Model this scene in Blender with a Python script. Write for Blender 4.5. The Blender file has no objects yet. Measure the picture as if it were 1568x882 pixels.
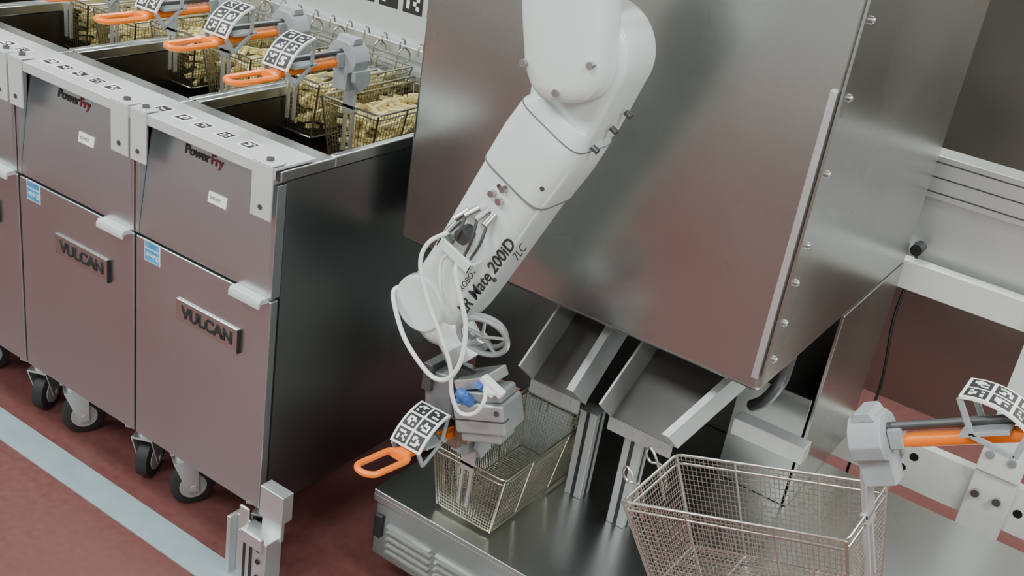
import bpy, math, random
from mathutils import Vector, Matrix
random.seed(4)
V=Vector
col=bpy.context.scene.collection
# ---------------------------------------------------------------- materials
def mk(name,color,rough=.5,metal=0.,coat=0.,noise=None,bump=0.,rvar=0.,cvar=0.,spec=None,scale=(1,1,1)):
    m=bpy.data.materials.new(name); m.use_nodes=True
    nt=m.node_tree; b=nt.nodes['Principled BSDF']; L=nt.links.new
    b.inputs['Base Color'].default_value=(*color,1); b.inputs['Roughness'].default_value=rough
    b.inputs['Metallic'].default_value=metal; b.inputs['Coat Weight'].default_value=coat
    if spec is not None: b.inputs['Specular IOR Level'].default_value=spec
    if noise:
        tc=nt.nodes.new('ShaderNodeTexCoord'); mp=nt.nodes.new('ShaderNodeMapping'); mp.inputs['Scale'].default_value=scale
        L(tc.outputs['Object'],mp.inputs[0])
        n=nt.nodes.new('ShaderNodeTexNoise'); n.inputs['Scale'].default_value=noise; n.inputs['Detail'].default_value=4
        L(mp.outputs[0],n.inputs['Vector'])
        if rvar:
            r=nt.nodes.new('ShaderNodeMapRange'); r.inputs[1].default_value=.3; r.inputs[2].default_value=.7
            r.inputs[3].default_value=rough-rvar; r.inputs[4].default_value=rough+rvar
            L(n.outputs['Fac'],r.inputs[0]); L(r.outputs[0],b.inputs['Roughness'])
        if cvar:
            r=nt.nodes.new('ShaderNodeValToRGB'); r.color_ramp.elements[0].position=.3; r.color_ramp.elements[1].position=.7
            r.color_ramp.elements[0].color=(*[c*(1-cvar) for c in color],1); r.color_ramp.elements[1].color=(*[min(1,c*(1+cvar)) for c in color],1)
            L(n.outputs['Fac'],r.inputs[0]); L(r.outputs[0],b.inputs['Base Color'])
        if bump:
            bp=nt.nodes.new('ShaderNodeBump'); bp.inputs['Strength'].default_value=bump; bp.inputs['Distance'].default_value=.002
            L(n.outputs['Fac'],bp.inputs['Height']); L(bp.outputs[0],b.inputs['Normal'])
    return m
STEEL=mk('brushed_stainless',(.55,.57,.56),.28,1,noise=2,rvar=.03,cvar=.03)
HOPST=mk('hopper_stainless',(.42,.435,.415),.27,1,noise=1.6,rvar=.06,cvar=.08)
DOORST=mk('door_stainless',(.54,.585,.605),.37,1,noise=2,rvar=.03,cvar=.03)
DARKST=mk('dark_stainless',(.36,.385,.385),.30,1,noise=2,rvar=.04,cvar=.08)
SLIDEST=mk('slide_steel',(.07,.066,.06),.4,.5,noise=5,cvar=.15)
VATST=mk('vat_steel',(.16,.15,.13),.35,1,noise=6,cvar=.3)
OIL=mk('fryer_oil',(.02,.012,.006),.12)
ALU=mk('aluminium',(.66,.68,.68),.42,.85,noise=8,cvar=.04)
ALUW=mk('light_aluminium',(.62,.65,.65),.5,.4,noise=8,cvar=.03)
CHUTEM=mk('chute_aluminium',(.42,.44,.44),.45,.6,noise=8,cvar=.04)
WIREM=mk('basket_wire',(.58,.57,.53),.28,1,noise=20,cvar=.1)
WIREO=mk('oily_basket_wire',(.46,.44,.36),.3,1,noise=20,cvar=.15)
WHITE=mk('robot_white_paint',(.64,.71,.69),.33,0,.3,noise=12,cvar=.015)
WHITE2=mk('white_powder_coat',(.70,.715,.67),.45,0,noise=12,cvar=.03)
CABLE=mk('white_cable',(.74,.78,.75),.4)
GREYP=mk('grey_printed_plastic',(.30,.33,.34),.45,noise=40,cvar=.06)
GREYM=mk('gripper_grey',(.36,.385,.385),.35,.5,noise=30,cvar=.05)
DGREY=mk('dark_grey_metal',(.10,.10,.105),.4,.6,noise=20,cvar=.1)
BLACK=mk('black_plastic',(.012,.012,.013),.4)
INK=mk('black_ink',(.02,.02,.022),.55)
TAGW=mk('tag_white',(.78,.80,.78),.5)
ORANGE=mk('orange_grip',(.93,.20,.008),.35,noise=20,cvar=.05)
BLUE=mk('blue_fitting',(.06,.16,.5),.35)
STICK=mk('blue_sticker',(.06,.30,.55),.4,noise=60,cvar=.3)
RUBBER=mk('caster_rubber',(.02,.02,.02),.55)
HUBM=mk('caster_hub',(.35,.35,.35),.5,.2)
REDINK=mk('red_ink',(.16,.02,.03),.5)
FRY=mk('french_fry',(.92,.78,.38),.5,noise=60,cvar=.12)
BRASS=mk('brass_finger',(.30,.24,.19),.35,.8,noise=20,cvar=.1)
SEAM=mk('seam_shadow_gap',(.16,.17,.17),.6)
SCREW=mk('screw_steel',(.5,.5,.5),.3,1)
FLOORM=mk('red_epoxy_floor',(.145,.052,.048),.45,noise=60,cvar=.12,rvar=.06,bump=.15)
TAPE=mk('blue_grey_tape',(.27,.34,.37),.5,noise=15,cvar=.08)
TAPE2=mk('dark_floor_tape',(.15,.15,.14),.6,noise=10,cvar=.2)
WALLM=mk('painted_wall',(.60,.62,.60),.6,noise=3,cvar=.04)
PANELW=mk('wall_stainless_panel',(.33,.315,.285),.36,1,noise=2,rvar=.04,cvar=.06)
SPLASH=mk('backsplash_panel',(.60,.64,.63),.4,.3,noise=3,cvar=.04)
CEIL=mk('ceiling_tile',(.72,.75,.73),.8,noise=30,cvar=.03)
# ---------------------------------------------------------------- mesh builder
class MB:
    def __init__(s): s.v=[]; s.f=[]; s.m=[]
    def add(s,vs,fs,mat=0,M=None):
        o=len(s.v)
        s.v+= [ (M@V(p)) if M else V(p) for p in vs]
        s.f+= [tuple(i+o for i in f) for f in fs]; s.m+=[mat]*len(fs); return s
    def bx(s,x0,x1,y0,y1,z0,z1,mat=0,M=None):
        vs=[(x0,y0,z0),(x1,y0,z0),(x1,y1,z0),(x0,y1,z0),(x0,y0,z1),(x1,y0,z1),(x1,y1,z1),(x0,y1,z1)]
        return s.add(vs,[(0,3,2,1),(4,5,6,7),(0,1,5,4),(1,2,6,5),(2,3,7,6),(3,0,4,7)],mat,M)
    def prism(s,poly,y0,y1,mat=0,M=None,axis='y'):
        n=len(poly)
        def P(a,b,c): return (a,c,b) if axis=='y' else ((c,a,b) if axis=='x' else (a,b,c))
        vs=[P(a,b,y0) for a,b in poly]+[P(a,b,y1) for a,b in poly]
        fs=[tuple(range(n)),tuple(range(2*n-1,n-1,-1))]+[(i,i+n,(i+1)%n+n,(i+1)%n) for i in range(n)]
        return s.add(vs,fs,mat,M)
    def tube(s,pts,r,n=8,closed=False,mat=0,M=None,caps=True):
        pts=[V(p) for p in pts]; N=len(pts); vs=[]; fs=[]
        rs=r if isinstance(r,(list,tuple)) else [r]*N
        up=None
        for i,p in enumerate(pts):
            if closed: d=pts[(i+1)%N]-pts[i-1]
            else: d=pts[min(i+1,N-1)]-pts[max(i-1,0)]
            if d.length<1e-9: d=V((0,0,1))
            d.normalize()
            if up is None:
                up=d.orthogonal().normalized()
            else:
                up=(up-d*up.dot(d))
                up=up.normalized() if up.length>1e-6 else d.orthogonal().normalized()
            w=d.cross(up)
            for k in range(n):
                a=2*math.pi*k/n; vs.append(p+(up*math.cos(a)+w*math.sin(a))*rs[i])
        for i in range(N if closed else N-1):
            j=(i+1)%N
            for k in range(n):
                l=(k+1)%n; fs.append((i*n+k,i*n+l,j*n+l,j*n+k))
        if caps and not closed:
            fs.append(tuple(range(n-1,-1,-1))); fs.append(tuple((N-1)*n+k for k in range(n)))
        return s.add(vs,fs,mat,M)
    def cyl(s,p,q,r,n=24,mat=0,M=None,r2=None): return s.tube([p,q],[r,r if r2 is None else r2],n,mat=mat,M=M)
    def ring(s,c,nrm,R,r,N=32,n=8,mat=0,M=None):
        nrm=V(nrm).normalized(); a=nrm.orthogonal().normalized(); b=nrm.cross(a)
        return s.tube([V(c)+(a*math.cos(2*math.pi*i/N)+b*math.sin(2*math.pi*i/N))*R for i in range(N)],r,n,True,mat,M)
    def sph(s,c,r,mat=0,n=20,M=None,sc=(1,1,1)):
        vs=[];fs=[];m=n//2
        for i in range(m+1):
            t=math.pi*i/m
            for k in range(n):
                a=2*math.pi*k/n; vs.append((c[0]+r*sc[0]*math.sin(t)*math.cos(a),c[1]+r*sc[1]*math.sin(t)*math.sin(a),c[2]+r*sc[2]*math.cos(t)))
        for i in range(m):
            for k in range(n):
                l=(k+1)%n; fs.append((i*n+k,(i+1)*n+k,(i+1)*n+l,i*n+l))
        return s.add(vs,fs,mat,M)
    def loft(s,secs,n=40,ex=4.,mat=0,M=None):
        vs=[];fs=[]
        for c,u,w,a,b in secs:
            c=V(c);u=V(u).normalized();w=V(w).normalized()
            for k in range(n):
                t=2*math.pi*k/n; ct,st=math.cos(t),math.sin(t)
                x=math.copysign(abs(ct)**(2/ex),ct)*a; y=math.copysign(abs(st)**(2/ex),st)*b
                vs.append(c+u*x+w*y)
        for i in range(len(secs)-1):
            for k in range(n):
                l=(k+1)%n; fs.append((i*n+k,i*n+l,(i+1)*n+l,(i+1)*n+k))
        fs.append(tuple(range(n-1,-1,-1))); fs.append(tuple((len(secs)-1)*n+k for k in range(n)))
        return s.add(vs,fs,mat,M)
    def obj(s,name,mats,parent=None,bevel=0,seg=2,ang=40,M=None):
        me=bpy.data.meshes.new(name); me.from_pydata([tuple(p) for p in s.v],[],s.f)
        if not isinstance(mats,(list,tuple)): mats=[mats]
        for m in mats: me.materials.append(m)
        me.polygons.foreach_set('material_index',s.m)
        import bmesh
        bm=bmesh.new(); bm.from_mesh(me); bmesh.ops.recalc_face_normals(bm,faces=bm.faces); bm.to_mesh(me); bm.free()
        me.polygons.foreach_set('use_smooth',[True]*len(me.polygons))
        me.set_sharp_from_angle(angle=math.radians(ang))
        o=bpy.data.objects.new(name,me); col.objects.link(o)
        if parent: o.parent=parent
        if M is not None: o.matrix_local=M
        if bevel:
            b=o.modifiers.new('bevel','BEVEL'); b.width=bevel; b.segments=seg; b.limit_method='ANGLE'; b.angle_limit=math.radians(35); b.harden_normals=True
        return o
def empty(name,M=None,parent=None):
    e=bpy.data.objects.new(name,None); e.empty_display_size=.1; col.objects.link(e)
    if parent: e.parent=parent
    if M is not None: e.matrix_local=M
    return e
def text(name,body,size,M,mat,parent,ext=.0006,align='LEFT',bold=0.):
    c=bpy.data.curves.new(name,'FONT'); c.body=body; c.size=size; c.extrude=ext; c.align_x=align; c.offset=bold
    c.materials.append(mat); o=bpy.data.objects.new(name,c); col.objects.link(o); o.parent=parent; o.matrix_local=M; return o
def basis(x,y,z,loc):
    m=Matrix((V(x).normalized(),V(y).normalized(),V(z).normalized())).transposed().to_4x4(); m.translation=V(loc); return m
T=Matrix.Translation
RX=lambda a:Matrix.Rotation(math.radians(a),4,'X')
RY=lambda a:Matrix.Rotation(math.radians(a),4,'Y')
RZ=lambda a:Matrix.Rotation(math.radians(a),4,'Z')
def smooth(pts,k=6):
    pts=[V(p) for p in pts]; out=[]; N=len(pts)
    for i in range(N-1):
        p0=pts[max(i-1,0)];p1=pts[i];p2=pts[i+1];p3=pts[min(i+2,N-1)]
        for j in range(k):
            t=j/k; out.append(.5*((2*p1)+(p2-p0)*t+(2*p0-5*p1+4*p2-p3)*t*t+(3*p1-p0-3*p2+p3)*t**3))
    out.append(pts[-1]); return out
def tagcells(mb,fn,cx,cy,seed,n=6,white=0,black=1):
    rnd=random.Random(seed)
    for i in range(n):
        for j in range(n):
            w=0<i<n-1 and 0<j<n-1 and rnd.random()<.5
            a=[fn(cx+i,cy+j),fn(cx+i+1,cy+j),fn(cx+i+1,cy+j+1),fn(cx+i,cy+j+1)]
            mb.add(a,[(0,1,2,3)],white if w else black)
# ---------------------------------------------------------------- room
MB().bx(-6,5,-3,3.4,-.05,0).obj('floor',FLOORM)
MB().bx(-6,5,3.3,3.4,0,3).obj('wall_back',PANELW)
MB().bx(-6,5,-3.1,-3,0,3).obj('wall_front',WALLM)
MB().bx(-6.1,-6,-3,3.4,0,3).obj('wall_left',WALLM)
MB().bx(-6,5,-3,3.4,3,3.05).obj('ceiling',CEIL)
MB().bx(-4.2,-.2,1.262,1.34,0.0,.002).obj('floor_tape_line',TAPE)
MB().prism([(-1.22,1.05),(-.9,1.05),(-1.0,1.42),(-1.21,1.42)],0,.0022,axis='z').obj('floor_tape_patch',TAPE2)
LM=bpy.data.materials.new('lamp_diffuser'); LM.use_nodes=True
bb=LM.node_tree.nodes['Principled BSDF']; bb.inputs['Emission Color'].default_value=(.97,1,.97,1); bb.inputs['Emission Strength'].default_value=5
for i,(x,y) in enumerate([(-3.2,.6),(-1.0,-.6),(-1.6,2.85),(1.4,.6),(1.0,2.85),(-3.4,-1.4),(1.4,-1.6)]):
    e=empty('ceiling_lamp',T((x,y,3.0)))
    MB().bx(-.62,.62,-.32,.32,-.06,-.002).obj('housing',WHITE2,e,.004)
    MB().bx(-.58,.58,-.28,.28,-.066,-.061).obj('diffuser',LM,e)
    l=bpy.data.lights.new('tube_light','AREA'); l.shape='RECTANGLE'; l.size=1.1; l.size_y=.55; l.energy=62; l.color=(.94,1,.98)
    lo=bpy.data.objects.new('tube_light',l); col.objects.link(lo); lo.parent=e; lo.location=(0,0,-.08)
# ---------------------------------------------------------------- handle unit (front is -Y)
def handle_unit(parent,tilt=0,seed=0,dz=0.):
    h=empty('handle_unit',T((0,0,0)),parent)
    m=MB()
    m.bx(-.013,-.007,-.004,.004,-.10,.08).bx(.007,.013,-.004,.004,-.10,.08).bx(-.016,.016,-.006,-.002,-.015,.07)
    m.bx(-.016,.016,-.006,.006,-.005,.003)
    m.obj('riser_strap',ALU,h,.001)
    g=empty('grip_assembly',T((0,-.01,.085+dz))@RX(-tilt),h)
    m=MB()
    m.prism([(-.018,-.045),(.018,-.045),(.020,-.008),(.034,.0),(.040,.020),(.030,.044),(.014,.056),(-.016,.056),(-.032,.042),(-.040,.020),(-.034,.0),(-.020,-.008)],-.030,.016)
    m.bx(-.012,.012,-.05,-.03,.004,.034)
    m.prism([(-.030,.002),(.018,.002),(.018,-.03),(-.010,-.045),(-.030,-.02)],.030,.042,axis='x')
    m.prism([(-.024,.050),(.010,.050),(.004,.064),(-.018,.064)],-.024,.024,axis='x')
    m.obj('coupler_block',GREYP,g,.0022,1)
    MB().cyl((0,-.03,.034),(0,-.20,.034),.0065,12).obj('rod',DGREY,g)
    m=MB()
    L=[]
    for i in range(24):
        a=2*math.pi*i/24; r=.021
        yy=-.265 + (-.04 if math.sin(a)<0 else .03)+ r*math.sin(a)
        L.append((r*math.cos(a),yy,.012))
    m.tube(L,.0058,8,True)
    m.loft([((0,-.035,.014),(1,0,0),(0,0,1),.007,.006),((0,-.06,.014),(1,0,0),(0,0,1),.012,.009),((0,-.2,.013),(1,0,0),(0,0,1),.013,.009),((0,-.232,.012),(1,0,0),(0,0,1),.019,.0065)],20,3)
    m.obj('orange_grip',ORANGE,g)
    cell=.0044; R=.10; Ls=22*cell; phi=Ls/R
    Cc=V((0,-.185,.062)); mid=math.radians(128)
    ctr=Cc-V((0,math.cos(mid),math.sin(mid)))*R
    def fn(i,j,lift=0):
        a=mid+phi/2-(j*cell)/R
        return V(((i-7.5)*cell,ctr.y+(R+lift)*math.cos(a),ctr.z+(R+lift)*math.sin(a)))
    m=MB()
    for j in range(22):
        a=[fn(0,j),fn(15,j),fn(15,j+1),fn(0,j+1)]; b=[fn(0,j,-.004),fn(15,j,-.004),fn(15,j+1,-.004),fn(0,j+1,-.004)]
        m.add(a+b,[(0,1,2,3),(7,6,5,4),(1,5,6,2),(0,3,7,4)])
    m.add([fn(0,0),fn(15,0),fn(15,0,-.004),fn(0,0,-.004)],[(0,1,2,3)]); m.add([fn(0,22),fn(15,22),fn(15,22,-.004),fn(0,22,-.004)],[(0,1,2,3)])
    for cx in (1,8):
        for k,cy in enumerate((1,8,15)):
            tagcells(m,lambda i,j:fn(i,j,.0004),cx,cy,seed*10+cx+k*3)
    m.obj('marker_plate',[TAGW,INK],g)
    m=MB()
    for sx in (-.031,.027):
        A=(fn(0,0,-.004).y,fn(0,0,-.004).z); B=(fn(0,22,-.004).y,fn(0,22,-.004).z)
        bars=[(A,(A[0]+.022,A[1]-.030)),((A[0]+.022,A[1]-.030),(B[0]-.004,.026)),((B[0]-.004,.026),B)]
        for (p,q) in bars:
            d=V((0,q[0]-p[0],q[1]-p[1])).normalized(); nn=V((0,-d.z,d.y))*.004
            P=V((0,*p));Q=V((0,*q))
            vs=[]
            for xx in (sx,sx+.004):
                for pt in (P-nn,Q-nn,Q+nn,P+nn): vs.append(pt+V((xx,0,0)))
            m.add(vs,[(0,1,2,3),(7,6,5,4),(0,4,5,1),(1,5,6,2),(2,6,7,3),(3,7,4,0)])
    m.bx(-.031,.031,-.19,-.13,.024,.030)
    m.obj('marker_holder',GREYP,g,.001)
    return h
# ---------------------------------------------------------------- wire basket (handle side at y=0, extends to +y)
def basket(M,L=.34,W=.165,H=.14,tx=.02,ty=.025,pitch=.0075,fries=0,tilt=0,seed=1,wm=None,wr=.00065,dz=0.):
    e=empty('fry_basket',M); wm=wm or WIREM
    top=[V((-W/2,0,0)),V((W/2,0,0)),V((W/2,L,0)),V((-W/2,L,0))]
    bot=[V((-W/2+tx,ty*.4,-H)),V((W/2-tx,ty*.4,-H)),V((W/2-tx,L-ty,-H)),V((-W/2+tx,L-ty,-H))]
    m=MB()
    def w(p,q,r=wr): m.tube([p,q],r,4,caps=False)
    for a in range(4):
        b=(a+1)%4; n=int((top[b]-top[a]).length/pitch)
        for i in range(1,n):
            t=i/n; w(top[a].lerp(top[b],t),bot[a].lerp(bot[b],t))
        n=int(H/pitch)
        for i in range(1,n):
            t=i/n; w(top[a].lerp(bot[a],t),top[b].lerp(bot[b],t))
    n=int((bot[1]-bot[0]).length/pitch)
    for i in range(1,n): w(bot[0].lerp(bot[1],i/n),bot[3].lerp(bot[2],i/n))
    n=int((bot[3]-bot[0]).length/pitch)
    for i in range(1,n): w(bot[0].lerp(bot[3],i/n),bot[1].lerp(bot[2],i/n))
    m.obj('mesh_wires',wm,e)
    m=MB()
    def loop(P,r,off=0):
        pts=[]
        for k in range(4):
            p=P[k]; a=P[k-1]; b=P[(k+1)%4]
            for t in (.0,.5,1.):
                pts.append(p+(a-p).normalized()*.012*(1-t)+(b-p).normalized()*.012*t - ((a-p).normalized()+(b-p).normalized())*(.0035 if t==.5 else 0))
        m.tube(pts,r,8,True)
    loop(top,.0026); loop(bot,.0022)
    t2=[top[k].lerp(bot[k],.09) for k in range(4)]; loop([p*1.0 for p in t2],.0018)
    for k in range(4): m.tube([top[k],bot[k]],.0024,8)
    for t in (.3,.7): m.tube([top[0].lerp(top[3],t),bot[0].lerp(bot[3],t),bot[1].lerp(bot[2],t),top[1].lerp(top[2],t)],.0019,8)
    for sx in (-.038,.038):
        m.tube(smooth([(sx-.008,L-.004,-.05),(sx-.008,L+.001,.0),(sx-.007,L+.006,.022),(sx,L+.018,.032),(sx+.006,L+.030,.018),(sx+.008,L+.024,.002),(sx+.008,L+.004,-.002),(sx+.008,L-.002,-.04)],4),.0022,8)
    m.obj('frame_wires',wm,e)
    if fries:
        m=MB(); r=random.Random(seed)
        for i in range(fries):
            l=r.uniform(.035,.075); s=r.uniform(.004,.0055)
            lev=r.random(); z=-H+.008+lev*H*.72
            hx=W/2-tx*(1-lev*.6)-.010; hy=(L-ty*1.4)/2-.02
            x=r.uniform(-hx,hx); y=.008+L/2+r.uniform(-hy,hy)
            Mx=T((x,y,z))@RZ(r.uniform(60,120) if abs(x)>hx*.5 else r.uniform(0,360))@RY(r.uniform(-20,20))@RX(r.uniform(0,90))
            m.tube([Mx@V((-l/2,0,0)),Mx@V((0,0,.003)),Mx@V((l/2,0,0))],s*1.15,4)
        m.obj('french_fries',FRY,e,ang=30)
    handle_unit(e,tilt,seed,dz)
    return e
# ---------------------------------------------------------------- casters
def caster(parent,x,y,rot,R=.05,top=.165):
    e=empty('caster',T((x,y,0))@RZ(rot),parent)
    m=MB(); m.tube([(-.016,.02,R),(-.013,.02,R),(.013,.02,R),(.016,.02,R)],[R-.006,R,R,R-.006],28); m.obj('tyre',RUBBER,e)
    m=MB(); m.cyl((-.018,.02,R),(.018,.02,R),R*.62,24); m.cyl((-.028,.02,R),(.028,.02,R),.008,12)
    m.obj('hub',HUBM,e,.001)
    m=MB()
    for sx in (-1,1):
        m.prism([(.02-.012,R-.012),(.02+.012,R-.012),(.03,top-.045),(-.025,top-.045)],sx*.024-.002,sx*.024+.002,axis='x')
    m.bx(-.026,.026,-.025,.03,top-.047,top-.042)
    m.cyl((0,0,top-.045),(0,0,top-.012),.018,20); m.bx(-.035,.035,-.035,.035,top-.012,top-.006)
    m.obj('fork',ALU,e,.001)
# ---------------------------------------------------------------- fryers
P=.392
def fryer(k):
    x1=-1.31-P*k; x0=x1-P+.004
    e=empty('deep_fryer')
    m=MB()
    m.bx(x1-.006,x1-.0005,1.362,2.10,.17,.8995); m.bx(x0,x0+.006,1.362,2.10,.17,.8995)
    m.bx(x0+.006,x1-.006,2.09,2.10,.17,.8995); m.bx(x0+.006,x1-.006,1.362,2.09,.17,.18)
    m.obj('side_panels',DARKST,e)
    m=MB(); m.bx(x0+.002,x1-.001,1.339,1.359,.185,.662); m.obj('door',DOORST,e,.003)
    m=MB(); m.bx(x0+.003,x1-.003,1.3595,1.3615,.17,.70); m.obj('door_gap',BLACK,e)
    m=MB(); m.prism([(1.359,.656),(1.359,.668),(1.322,.668),(1.317,.660),(1.317,.650),(1.321,.650),(1.323,.658)],x1-.092,x1-.010,axis='x')
    m.obj('door_handle',ALUW,e,.001)
    m=MB(); m.prism([(1.340,.668),(1.340,.690),(1.368,.895),(1.40,.895),(1.40,.668)],x0+.012,x1-.012,axis='x')
    m.obj('control_panel',DOORST,e,.002)
    m=MB()
    for a in (x0,x1-.012): m.prism([(1.339,.668),(1.339,.895),(1.3615,.895),(1.3615,.668)],a+.0005,a+.0115,axis='x')
    m.obj('panel_gussets',DOORST,e,.001)
    m=MB()
    m.bx(x0,x1,1.345,1.485,.900,.9215); m.bx(x0,x0+.016,1.485,2.07,.900,.9235); m.bx(x1-.016,x1,1.485,2.07,.900,.9235)
    m.bx(x0,x1,2.03,2.10,.900,.9215)
    m.obj('top_frame',STEEL,e,.003)
    m=MB(); a,b,c,d=x0+.016,x1-.016,1.485,2.03
    m.bx(a,a+.003,c,d,.55,.90); m.bx(b-.003,b,c,d,.55,.90); m.bx(a,b,c,c+.003,.55,.90); m.bx(a,b,d-.003,d,.55,.90); m.bx(a,b,c,d,.54,.55)
    m.obj('vat',VATST,e)
    MB().bx(a+.003,b-.003,c+.003,d-.003,.551,.79).obj('oil',OIL,e)
    cx0,cx1=x1-.258,x1-.078
    MB().bx(cx0,cx1,1.334,1.3395,.524,.572).obj('badge_plate',STEEL,e,.003)
    MB().bx(cx1,cx1+.004,1.332,1.3395,.522,.574).obj('badge_edge',BLACK,e)
    text('badge_text','VULCAN',.037,basis((1,0,0),(0,0,1),(0,-1,0),(cx0+.020,1.3335,.536)),INK,e,.001,bold=.0012)
    sx=x1-.358
    MB().bx(sx,sx+.047,1.3382,1.3388,.617,.664).obj('sticker',TAGW,e)
    MB().bx(sx+.002,sx+.045,1.3376,1.3383,.619,.645).obj('sticker_blue',STICK,e)
    MB().bx(sx+.002,sx+.045,1.3376,1.3383,.648,.661).obj('sticker_blue_top',STICK,e)
    text('sticker_text','energy',.016,basis((1,0,0),(0,0,1),(0,-1,0),(sx+.005,1.3374,.630)),TAGW,e,.0002)
    def on(dx,t,l):
        return basis((1,0,0),(0,.028,.205),(0,-.205,.028),(x1+dx,1.340+.028*t-l,.690+.205*t))
    sl=on(-.195,.52,.0006)
    MB().bx(0,.050,0,.022,0,.0012).obj('label',TAGW,e,M=sl)
    text('label_text','BASKET',.009,sl@T((.004,.008,.0014)),INK,e,.0001)
    sl2=on(-.275,.875,.001)
    text('panel_text','Power',.026,sl2,INK,e,.0006,bold=.0006)
    text('panel_text_red','Fry',.026,sl2@T((.072,0,0)),REDINK,e,.0006,bold=.0006)
    for cx,r in ((x1-.045,25),(x1-.31,-30)):
        caster(e,cx,1.41,r); caster(e,cx,2.0,r+140)
    return e
for k in range(5): fryer(k)
e=empty('marker_rail')
m=MB(); m.bx(-3.3,-1.312,1.332,1.435,.924,.930); m.bx(-3.3,-1.312,1.330,1.334,.908,.930)
m.obj('rail_plate',ALUW,e,.0015)
m=MB(); xs=[-2.168,-2.115,-2.017,-1.971,-1.919,-1.866,-1.816,-1.665,-1.605,-1.552,-1.489,-1.427]+[-2.27-.055*i for i in range(14)]
for q,x in enumerate(xs):
    s=.026; yy=1.378
    m.add([(x-s*.72,yy-s*.72,.9303),(x+s*.72,yy-s*.72,.9303),(x+s*.72,yy+s*.72,.9303),(x-s*.72,yy+s*.72,.9303)],[(0,1,2,3)],0)
    tagcells(m,lambda i,j:(x+(i-3)*s/6,yy+(j-3)*s/6,.9307),0,0,q+50)
m.obj('markers',[TAGW,INK],e)
m=MB(); h=MB()
for xd in [-1.31-P*k for k in range(5)]:
    for (a,b) in ((xd-.054,xd-.003),(xd+.005,xd+.050)):
        if b>-1.30: continue
        m.bx(a,b,1.326,1.330,.828,.932); m.bx(a,b,1.326,1.36,.932,.935)
        h.cyl(((a+b)/2,1.3255,.85),((a+b)/2,1.324,.85),.005,12); h.cyl(((a+b)/2,1.345,.935),((a+b)/2,1.345,.940),.007,12)
m.obj('clamp_plates',ALUW,e,.001); h.obj('clamp_bolts',DGREY,e)
e=empty('backsplash')
MB().bx(-3.3,-1.31,2.104,2.125,.17,1.55).obj('panel',SPLASH,e)
m=MB(); m.bx(-3.3,-1.31,2.075,2.104,.955,.985); m.obj('hanger_rail',ALU,e,.003)
m=MB()
for i in range(34):
    x=-1.36-i*.057
    m.tube(smooth([(x,2.078,.985),(x,2.074,.998),(x,2.066,1.002),(x,2.060,.994),(x,2.060,.972)],3),.0022,6)
m.obj('hooks',SCREW,e)
m=MB()
for q,x in enumerate([-1.58-.075*i for i in range(14)]):
    s=.06
    tagcells(m,lambda i,j:(x+(i-3)*s/6,2.1035,1.085+(j-3)*s/6),0,0,q+90)
m.obj('markers',[TAGW,INK],e)
e=empty('corner_post')
m=MB(); m.bx(-1.372,-1.362,1.312,1.35,0,.15); m.bx(-1.325,-1.245,1.30,1.345,0,.15)
m.bx(-1.362,-1.325,1.332,1.338,0,.15); m.bx(-1.325,-1.30,1.30,1.306,.15,.21)
m.bx(-1.285,-1.222,1.315,1.345,.205,.272); m.bx(-1.295,-1.24,1.335,1.345,.14,.24); m.bx(-1.31,-1.25,1.29,1.30,.135,.165)
m.obj('extrusion',ALU,e,.002)
m=MB()
for z in (.03,.06,.10,.13): m.cyl((-1.265,1.299,z),(-1.265,1.297,z),.006,12)
m.bx(-1.290,-1.283,1.2985,1.30,0,.13); m.bx(-1.308,-1.302,1.2985,1.30,0,.13)
m.obj('slots',BLACK,e)
# ---------------------------------------------------------------- baskets
for i,(x,y,z) in enumerate([(-1.478,1.705,.94),(-1.66,1.72,.955),(-1.87,1.722,.955),(-2.06,1.73,.955),(-2.26,1.72,.94),(-2.44,1.72,.94)]):
    basket(T((x,y,z)),L=.312,W=.160,H=.13,tx=.024,fries=280,seed=i+1,wm=WIREO,pitch=.0095,wr=.0006)
basket(T((-.945,1.53,.398)),L=.34,W=.172,H=.138,tilt=8,seed=9,wm=WIREO,pitch=.0075,wr=.00065)
Mb6=T((-.200,1.388,.770))@RY(-19)@RZ(90)
basket(Mb6,L=.34,W=.18,H=.15,tilt=11,seed=12,wm=WIREM,pitch=.0078,wr=.0007,dz=.008)
e=empty('basket_stand')
m=MB(); m.bx(-.05,.05,.12,.22,-.164,-.156,M=Mb6); m.cyl((-.31,1.38,.02),(-.31,1.38,.565),.016); m.cyl((-.31,1.38,0),(-.31,1.38,.02),.09,32)
m.obj('pedestal',DARKST,e)
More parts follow.
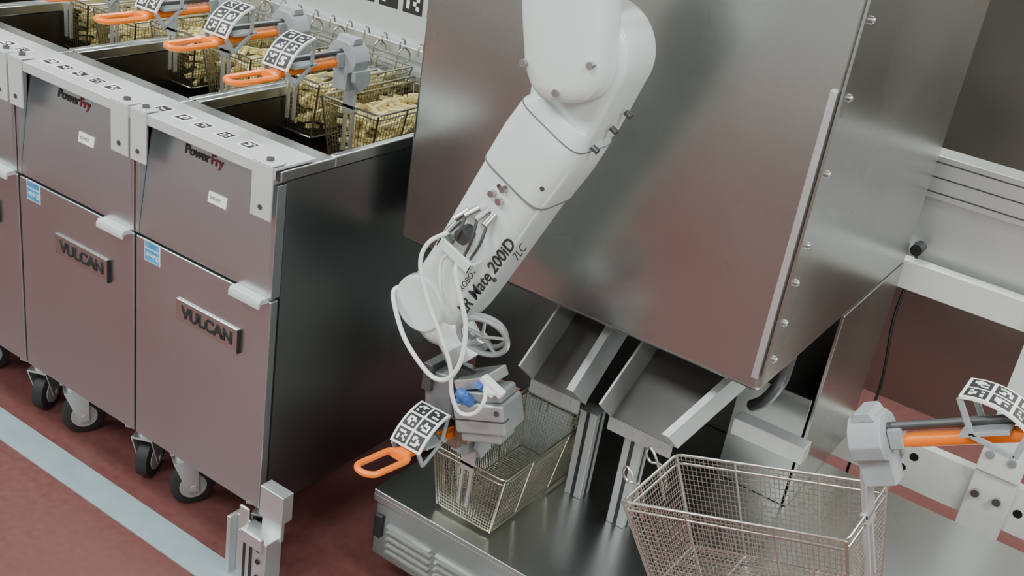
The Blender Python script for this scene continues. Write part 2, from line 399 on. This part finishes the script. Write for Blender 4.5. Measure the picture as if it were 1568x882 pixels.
# ---------------------------------------------------------------- hopper
e=empty('stainless_hopper')
hx0,hx1,hy0,hy1,hz0,hz1=-1.268,-.468,1.65,2.52,.728,2.25
m=MB(); m.bx(hx0,hx1,hy0,hy1,hz0,hz1); m.obj('hopper_body',HOPST,e,.012,3)
m=MB(); m.bx(hx1-.002,hx1+.003,hy0-.004,hy0+.045,hz0+.03,hz1); m.obj('edge_flange',HOPST,e,.001)
m=MB(); m.bx(hx1-.018,hx1-.006,hy0-.008,hy0+.002,hz0+.03,1.26); m.obj('edge_trim',ALU,e,.001)
m=MB()
for z in (.79,.86,.935,1.003,1.125,1.249,1.368,1.5,1.65,1.8):
    m.cyl((hx1+.003,hy0+.024,z),(hx1+.007,hy0+.024,z),.0065,14); m.sph((hx1+.006,hy0+.024,z),.0045,n=10)
m.obj('rivets',SCREW,e)
def chute(x0b,x1b,x0t,x1t,rt):
    e=empty('dispensing_chute')
    yb,zb,yt,zt=1.745,.497,1.88,.655
    n=V((0,-(zt-zb),(yt-yb))).normalized()*.085
    def wall(xb,xt,th,hgt=1.):
        vs=[]
        for dx in (0,th):
            vs+=[V((xb+dx,yb,zb)),V((xt+dx,yt,zt)),V((xt+dx,yt,zt))+n*hgt,V((xb+dx,yb,zb))+n*hgt]
        return vs
    F=[(0,1,2,3),(7,6,5,4),(0,4,5,1),(1,5,6,2),(2,6,7,3),(3,7,4,0)]
    m=MB(); m.add(wall(x0b,x0t,.005),F); m.add(wall(x1b-.004,x1t-.004,rt),F); m.obj('side_walls',CHUTEM,e,.001)
    m=MB(); k=-n*.05
    m.add([(x0b,yb,zb),(x1b,yb,zb),(x1t,yt,zt),(x0t,yt,zt),V((x0b,yb,zb))+k,V((x1b,yb,zb))+k,V((x1t,yt,zt))+k,V((x0t,yt,zt))+k],[(0,1,2,3),(7,6,5,4),(0,4,5,1),(1,5,6,2),(2,6,7,3),(3,7,4,0)])
    m.bx(x0t,x1t+.015,yt,yt+.004,zt-.02,.727)
    m.obj('slide',SLIDEST,e,.001)
    m=MB()
    for i in range(4):
        x=x0b+(x1b-x0b)*(.2+.2*i); m.cyl((x,yb+.005,zb-.01),(x,yb-.003,zb-.01),.004,10)
    m.bx(x0b,x1b,yb,yb+.004,zb-.03,zb)
    m.obj('lip',CHUTEM,e)
chute(-.960,-.840,-.940,-.825,.016)
chute(-.770,-.628,-.745,-.545,.016)
def extr(m,g,x,y,z0,z1,s=.04):
    m.bx(x-s/2,x+s/2,y-s/2,y+s/2,z0,z1)
    g.bx(x-.004,x+.004,y-s/2-.0008,y-s/2,z0,z1); g.bx(x+s/2,x+s/2+.0008,y-.004,y+.004,z0,z1)
e=empty('extrusion_posts'); m=MB(); g=MB()
for x,y in ((-.832,1.80),(-.715,1.78)): extr(m,g,x,y,.25,.46)
m.obj('posts',CHUTEM,e,.002); g.obj('slots',BLACK,e)
# ---------------------------------------------------------------- base cabinet
e=empty('base_cabinet')
m=MB(); m.bx(-1.14,.55,1.495,2.35,.238,.25); m.bx(-1.14,.55,1.495,1.50,.222,.24); m.obj('worktop',STEEL,e,.003)
m=MB(); m.bx(-1.135,.545,1.502,2.34,.085,.238); m.obj('cabinet_body',STEEL,e,.003)
m=MB()
for gx in (-1.10,-.97,-.84,-.71):
    for i in range(5):
        z=.175-i*.017
        m.prism([(1.502,z),(1.494,z-.002),(1.502,z-.010)],gx,gx+.115,axis='x')
m.obj('louvres',STEEL,e)
m=MB(); m.bx(-1.131,-1.112,1.494,1.502,.135,.19); m.obj('power_inlet',BLACK,e,.002)
m=MB()
for x in (-1.05,-.2,.45):
    for y in (1.57,2.27): m.cyl((x,y,0),(x,y,.085),.025,20)
m.obj('feet',DGREY,e)
e=empty('hopper_support_frame')
m=MB(); m.bx(-1.20,-.48,2.28,2.30,.251,.727); m.obj('rear_panel',SLIDEST,e,.002)
m=MB(); m.bx(-1.30,-1.0,2.06,2.07,.251,.727); m.obj('side_cover',DARKST,e,.002)
m=MB(); m.bx(-.476,-.468,2.10,2.52,.251,.727); m.bx(-.64,-.48,2.10,2.11,.251,.52); m.obj('leg_panel',HOPST,e,.002)
m=MB(); m.tube(smooth([(-.50,1.90,.725),(-.50,1.90,.68),(-.505,1.905,.63),(-.53,1.93,.57),(-.56,1.96,.53)],5),.013,12); m.obj('curved_bracket',DGREY,e)  # bent tube standing for the curved steel bracket below the hopper
m=MB(); m.bx(-.60,-.44,1.99,2.03,.43,.47); m.obj('cross_extrusion',ALU,e,.002)
# ---------------------------------------------------------------- right frame
e=empty('aluminium_frame')
m=MB(); g=MB()
m.bx(-.50,1.6,2.60,2.68,.87,.97)
for z in (.885,.92,.955): g.bx(-.50,1.6,2.5985,2.60,z-.0015,z+.0015)
m.obj('top_rail',ALU,e,.002); g.obj('rail_slots',DGREY,e)
m=MB(); m.bx(-.52,1.6,2.63,2.64,.70,.87); m.obj('grey_panel',ALU,e)
m=MB(); m.bx(-.56,1.6,2.56,2.60,.65,.72); m.bx(-.56,1.6,2.57,2.60,.15,.275); m.bx(-.17,-.07,2.53,2.565,.30,.72); m.bx(-.17,-.07,2.545,2.57,.0,.30)
m.bx(.9,1.0,2.53,2.565,0,.72)
m.obj('white_beams',WHITE2,e,.002)
m=MB()
for x in (-.15,-.10):
    for z in (.68,.62,.35,.24): m.cyl((x,2.532,z),(x,2.522,z),.010,14)
m.obj('bolts',SCREW,e)
m=MB()
for x,z in ((-.33,.20),(-.31,.24),(-.36,.17),(-.05,.21),(-.42,.2)): m.cyl((x,2.572,z),(x,2.5685,z),.011,14)
m.obj('holes',BLACK,e)
m=MB(); m.tube(smooth([(-.47,2.59,.76),(-.46,2.60,.70),(-.47,2.62,.55),(-.45,2.63,.35),(-.46,2.62,.1),(-.44,2.62,.0)],5),.004,8); m.cyl((-.46,2.60,.75),(-.46,2.56,.75),.014,16)
m.obj('cable',BLACK,e)
# ---------------------------------------------------------------- robot arm
e=empty('robot_arm')
pu=V((.904,0,-.428)); yu=V((0,1,0))
def fa(x,z,a,b,y=1.445): return ((x,y,z),pu,yu,a,b)
m=MB()
m.loft([fa(-.800,1.172,.055,.055),fa(-.812,1.148,.066,.063),fa(-.835,1.100,.069,.064),fa(-.864,1.040,.067,.062)],56,5)
m.loft([fa(-.865,1.038,.064,.060),fa(-.918,.920,.062,.058),fa(-.955,.840,.061,.056),fa(-.975,.800,.061,.055),fa(-.990,.765,.055,.050),fa(-.998,.748,.040,.040)],56,5)
m.obj('forearm',WHITE,e,.002,ang=50)
m=MB(); m.loft([fa(-.8640,1.0405,.0675,.0625),fa(-.8650,1.038,.0675,.0625)],56,5)
m.loft([fa(-.8115,1.149,.0665,.0635),fa(-.8125,1.147,.0665,.0635)],56,5); m.obj('forearm_seams',SEAM,e)
def circ(cx,cz,r,a0,a1,n=20): return [(cx+r*math.cos(math.radians(a0+(a1-a0)*i/n)),cz+r*math.sin(math.radians(a0+(a1-a0)*i/n))) for i in range(n+1)]
def pw(x,z,s): return (x+.904*s,z-.428*s)
hous=circ(-.790,1.262,.078,-25,205,28)+[pw(-.812,1.150,-.063),pw(-.812,1.150,.063)]
m=MB(); m.prism(hous,1.402,1.508); m.obj('elbow_housing',WHITE,e,.014,4)
m=MB(); m.prism(circ(-.790,1.262,.058,0,360,36)[:-1],1.508,1.53); m.obj('elbow_motor_cap',WHITE,e,.008,3)
ud=V((-.20,0,.98)).normalized(); uu=V((.98,0,.20)).normalized()
c0=V((-.792,1.385,1.268))
def ua(t,a,b,y=0): return (c0+ud*t+V((0,y,0)),uu,yu,a,b)
m=MB(); m.loft([ua(-.068,.030,.030),ua(-.062,.045,.037),ua(-.045,.058,.040),ua(-.02,.067,.042),ua(.05,.070,.044),ua(.2,.070,.05),ua(.45,.074,.055),ua(.56,.078,.06),ua(.60,.06,.05)],48,3.6)
m.obj('upper_arm',WHITE,e,ang=60)
m=MB()
for x,z in ((-.845,1.243),(-.735,1.268),(-.783,1.215)): m.cyl((x,1.350,z),(x,1.341,z),.0055,12)
m.obj('cover_screws',SCREW,e)
m=MB()
for t,yy in ((.0,1.42),(.028,1.45),(.052,1.47)):
    p=V((-.748+t*.35,yy,1.130+t)); m.cyl(p,p+pu*.012,.005,10)
for x,z in ((-.862,.872),(-.802,1.052),(-.880,1.03)): m.cyl((x,1.3875,z),(x,1.384,z),.004,10)
m.obj('side_screws',DGREY,e)
m=MB(); sc=c0+ud*.54
m.cyl((sc.x,1.33,sc.z),(sc.x,1.58,sc.z),.085,36); m.loft([((sc.x,1.48,sc.z),(1,0,0),yu,.08,.08),((sc.x,1.48,sc.z+.2),(1,0,0),yu,.085,.09),((sc.x,1.48,sc.z+.36),(1,0,0),yu,.1,.1)],40,4)
m.cyl((sc.x,1.48,sc.z+.36),(sc.x,1.48,sc.z+.40),.14,36)
m.obj('shoulder_and_base',WHITE,e,.006)
m=MB(); m.bx(sc.x-.12,sc.x+.12,1.36,1.60,sc.z+.40,3.0); m.obj('mount_column',ALU,e,.004)
# wrist
m=MB()
m.cyl((-1.008,1.385,.768),(-1.008,1.502,.768),.052,36); m.sph((-.985,1.44,.735),.053,sc=(1,1,1))
m.cyl((-.985,1.43,.755),(-.925,1.43,.695),.038,32)
m.obj('wrist',WHITE,e,.004,2)
m=MB(); m.ring((-1.008,1.40,.768),(0,1,0),.0515,.002,36,6); m.ring((-1.008,1.425,.768),(0,1,0),.052,.0015,36,6); m.ring((-.985,1.44,.735),(-.6,0,.8),.0535,.0015,36,6); m.obj('wrist_rings',SEAM,e)
m=MB(); rn=V((.25,-.80,-.35)); m.ring((-.876,1.40,.755),rn,.044,.005,36,8); m.ring((-.880,1.412,.760),rn,.038,.004,36,8)
for i in range(5):
    a=2*math.pi*i/5; q=rn.normalized(); u=q.orthogonal().normalized(); w=q.cross(u)
    m.cyl(V((-.876,1.40,.755)),V((-.876,1.40,.755))+(u*math.cos(a)+w*math.sin(a))*.043,.003,8)
m.cyl((-.905,1.43,.72),(-.88,1.405,.75),.010,12)
m.obj('cable_guide_ring',GREYM,e)
m=MB(); m.cyl((-.935,1.43,.708),(-.912,1.432,.686),.043,36); m.obj('tool_flange',GREYM,e,.002)
# gripper
G=T((-.862,1.435,.598))@RY(-18)@RZ(8)
m=MB(); m.bx(-.050,.050,-.04,.04,-.030,.028,M=G); m.bx(-.045,.045,-.032,.032,.028,.048,M=G); m.bx(-.046,.034,-.032,.028,-.050,-.03,M=G)
m.obj('gripper_body',GREYM,e,.006,3)
m=MB(); m.bx(-.0505,.0505,-.0405,-.02,-.004,-.001,M=G); 
for sx in (-.038,.038): m.cyl(G@V((sx,-.0398,.014)),G@V((sx,-.042,.014)),.005,12)
m.obj('gripper_details',DGREY,e)
G2=T((-.955,1.445,.600))@RY(-8)
m=MB(); m.bx(-.035,.028,-.035,.035,-.042,.042,M=G2); m.obj('gripper_motor',mk('gripper_motor_grey',(.22,.23,.24),.4,.5),e,.006,2)
m=MB(); m.bx(-.935,-.90,1.44,1.475,.500,.58); m.bx(-.965,-.930,1.455,1.475,.47,.535); m.obj('gripper_finger',BRASS,e,.004)
m=MB(); m.bx(-.95,-.885,1.425,1.44,.60,.66); m.bx(-.99,-.97,1.40,1.46,.60,.655); m.obj('bracket',DGREY,e,.002)
m=MB(); m.cyl((-.893,1.385,.640),(-.880,1.40,.622),.010,16); m.cyl((-.862,1.39,.672),(-.85,1.41,.655),.009,16); m.sph((-.893,1.385,.640),.0105); m.cyl((-.90,1.39,.62),(-.885,1.385,.645),.006,12)
m.obj('air_fittings',BLUE,e)
m=MB(); m.bx(-.024,.024,-.008,.008,-.006,.006,M=T((-.835,1.39,.680))@RY(20)); m.bx(-.010,.012,-.010,.008,-.016,-.004,M=T((-.835,1.39,.680))@RY(20)); m.obj('white_connector',CABLE,e,.002)
m=MB(); m.bx(-.035,.035,-.035,.035,-.010,.010,M=T((-.888,1.435,.655))@RY(-30)); m.obj('tool_plate',ALU,e,.003)
def cab(name,pts,r=.0038): 
    m=MB(); m.tube(smooth(pts,8),r,10); m.obj(name,CABLE,e)
cab('cable_front',[(-.950,1.365,.930),(-.978,1.352,.905),(-.984,1.345,.865),(-.957,1.345,.804),(-.920,1.348,.745),(-.900,1.352,.700),(-.893,1.356,.652),(-.875,1.36,.622),(-.848,1.365,.630),(-.835,1.37,.660),(-.850,1.39,.68)])
cab('cable_ring',[(-.925,1.37,.900),(-.922,1.36,.870),(-.905,1.362,.825),(-.888,1.362,.780),(-.884,1.355,.720),(-.902,1.352,.680),(-.930,1.352,.668),(-.961,1.352,.680),(-1.005,1.355,.712),(-1.045,1.37,.752),(-1.062,1.385,.775),(-1.04,1.40,.787)],.0042)
cab('cable_back',[(-.935,1.37,.905),(-.958,1.367,.875),(-.952,1.366,.83),(-.942,1.38,.79)],.003)
m=MB()
for (p,q) in (((-.945,1.385,.950),(-.958,1.372,.925)),((-.930,1.385,.972),(-.945,1.37,.955)),((-.912,1.385,.983),(-.925,1.368,.968)),((-.893,1.385,.986),(-.902,1.366,.970)),((-.880,1.385,.982),(-.884,1.366,.965)),((-.872,1.385,1.008),(-.872,1.375,1.008)),((-.868,1.385,1.030),(-.868,1.375,1.030)),((-.888,1.385,1.016),(-.888,1.375,1.016))):
    m.cyl(p,q,.0058,12)
m.obj('steel_connectors',SCREW,e)
m=MB(); m.cyl((-.925,1.39,.935),(-.925,1.365,.930),.014,16)
for (x,z,x2,z2) in ((-.958,.925,-.932,.925),(-.902,.970,-.915,.90),(-.882,.965,-.902,.90),(-.925,.968,-.945,.91)):
    m.tube(smooth([(x,1.37,z),((x+x2)/2+.008,1.360,(z+z2)/2),(x2,1.367,z2)],5),.0028,8)
m.obj('black_connector',DGREY,e)
m=MB(); Mb=T((-.930,1.362,.898))@RY(22); m.bx(-.038,.038,-.003,.003,-.010,.010,M=Mb); m.bx(-.038,-.032,-.003,.028,-.010,.010,M=Mb); m.bx(.032,.038,-.003,.028,-.010,.010,M=Mb); m.obj('connector_bracket',WHITE,e,.002)
tb=basis((.43,0,.90),(-.90,0,.43),(0,-1,0),(-.905,1.3855,.775))
text('label_small','ROBOT',.015,tb@T((.040,.036,0)),INK,e,.0003)
text('label_large','LR Mate 200iD',.029,tb@T((.008,.008,0)),INK,e,.0003,bold=.0007)
text('label_model','7LC',.019,tb@T((.165,-.010,0)),INK,e,.0003)
# ---------------------------------------------------------------- world + camera
w=bpy.data.worlds.new('World'); bpy.context.scene.world=w; w.use_nodes=True
w.node_tree.nodes['Background'].inputs[0].default_value=(.80,.83,.79,1); w.node_tree.nodes['Background'].inputs[1].default_value=1.1
R=V((.8144,.5718,.1458)); F=V((-.4612,.7731,-.4233)).normalized(); R=(R-F*R.dot(F)).normalized(); D=F.cross(R)
cam=bpy.data.cameras.new('camera'); co=bpy.data.objects.new('camera',cam); col.objects.link(co)
mm=Matrix((R,-D,-F)).transposed().to_4x4(); mm.translation=(0,0,1.63); co.matrix_world=mm
cam.lens=36*1690/1568; cam.clip_start=.05; bpy.context.scene.camera=co
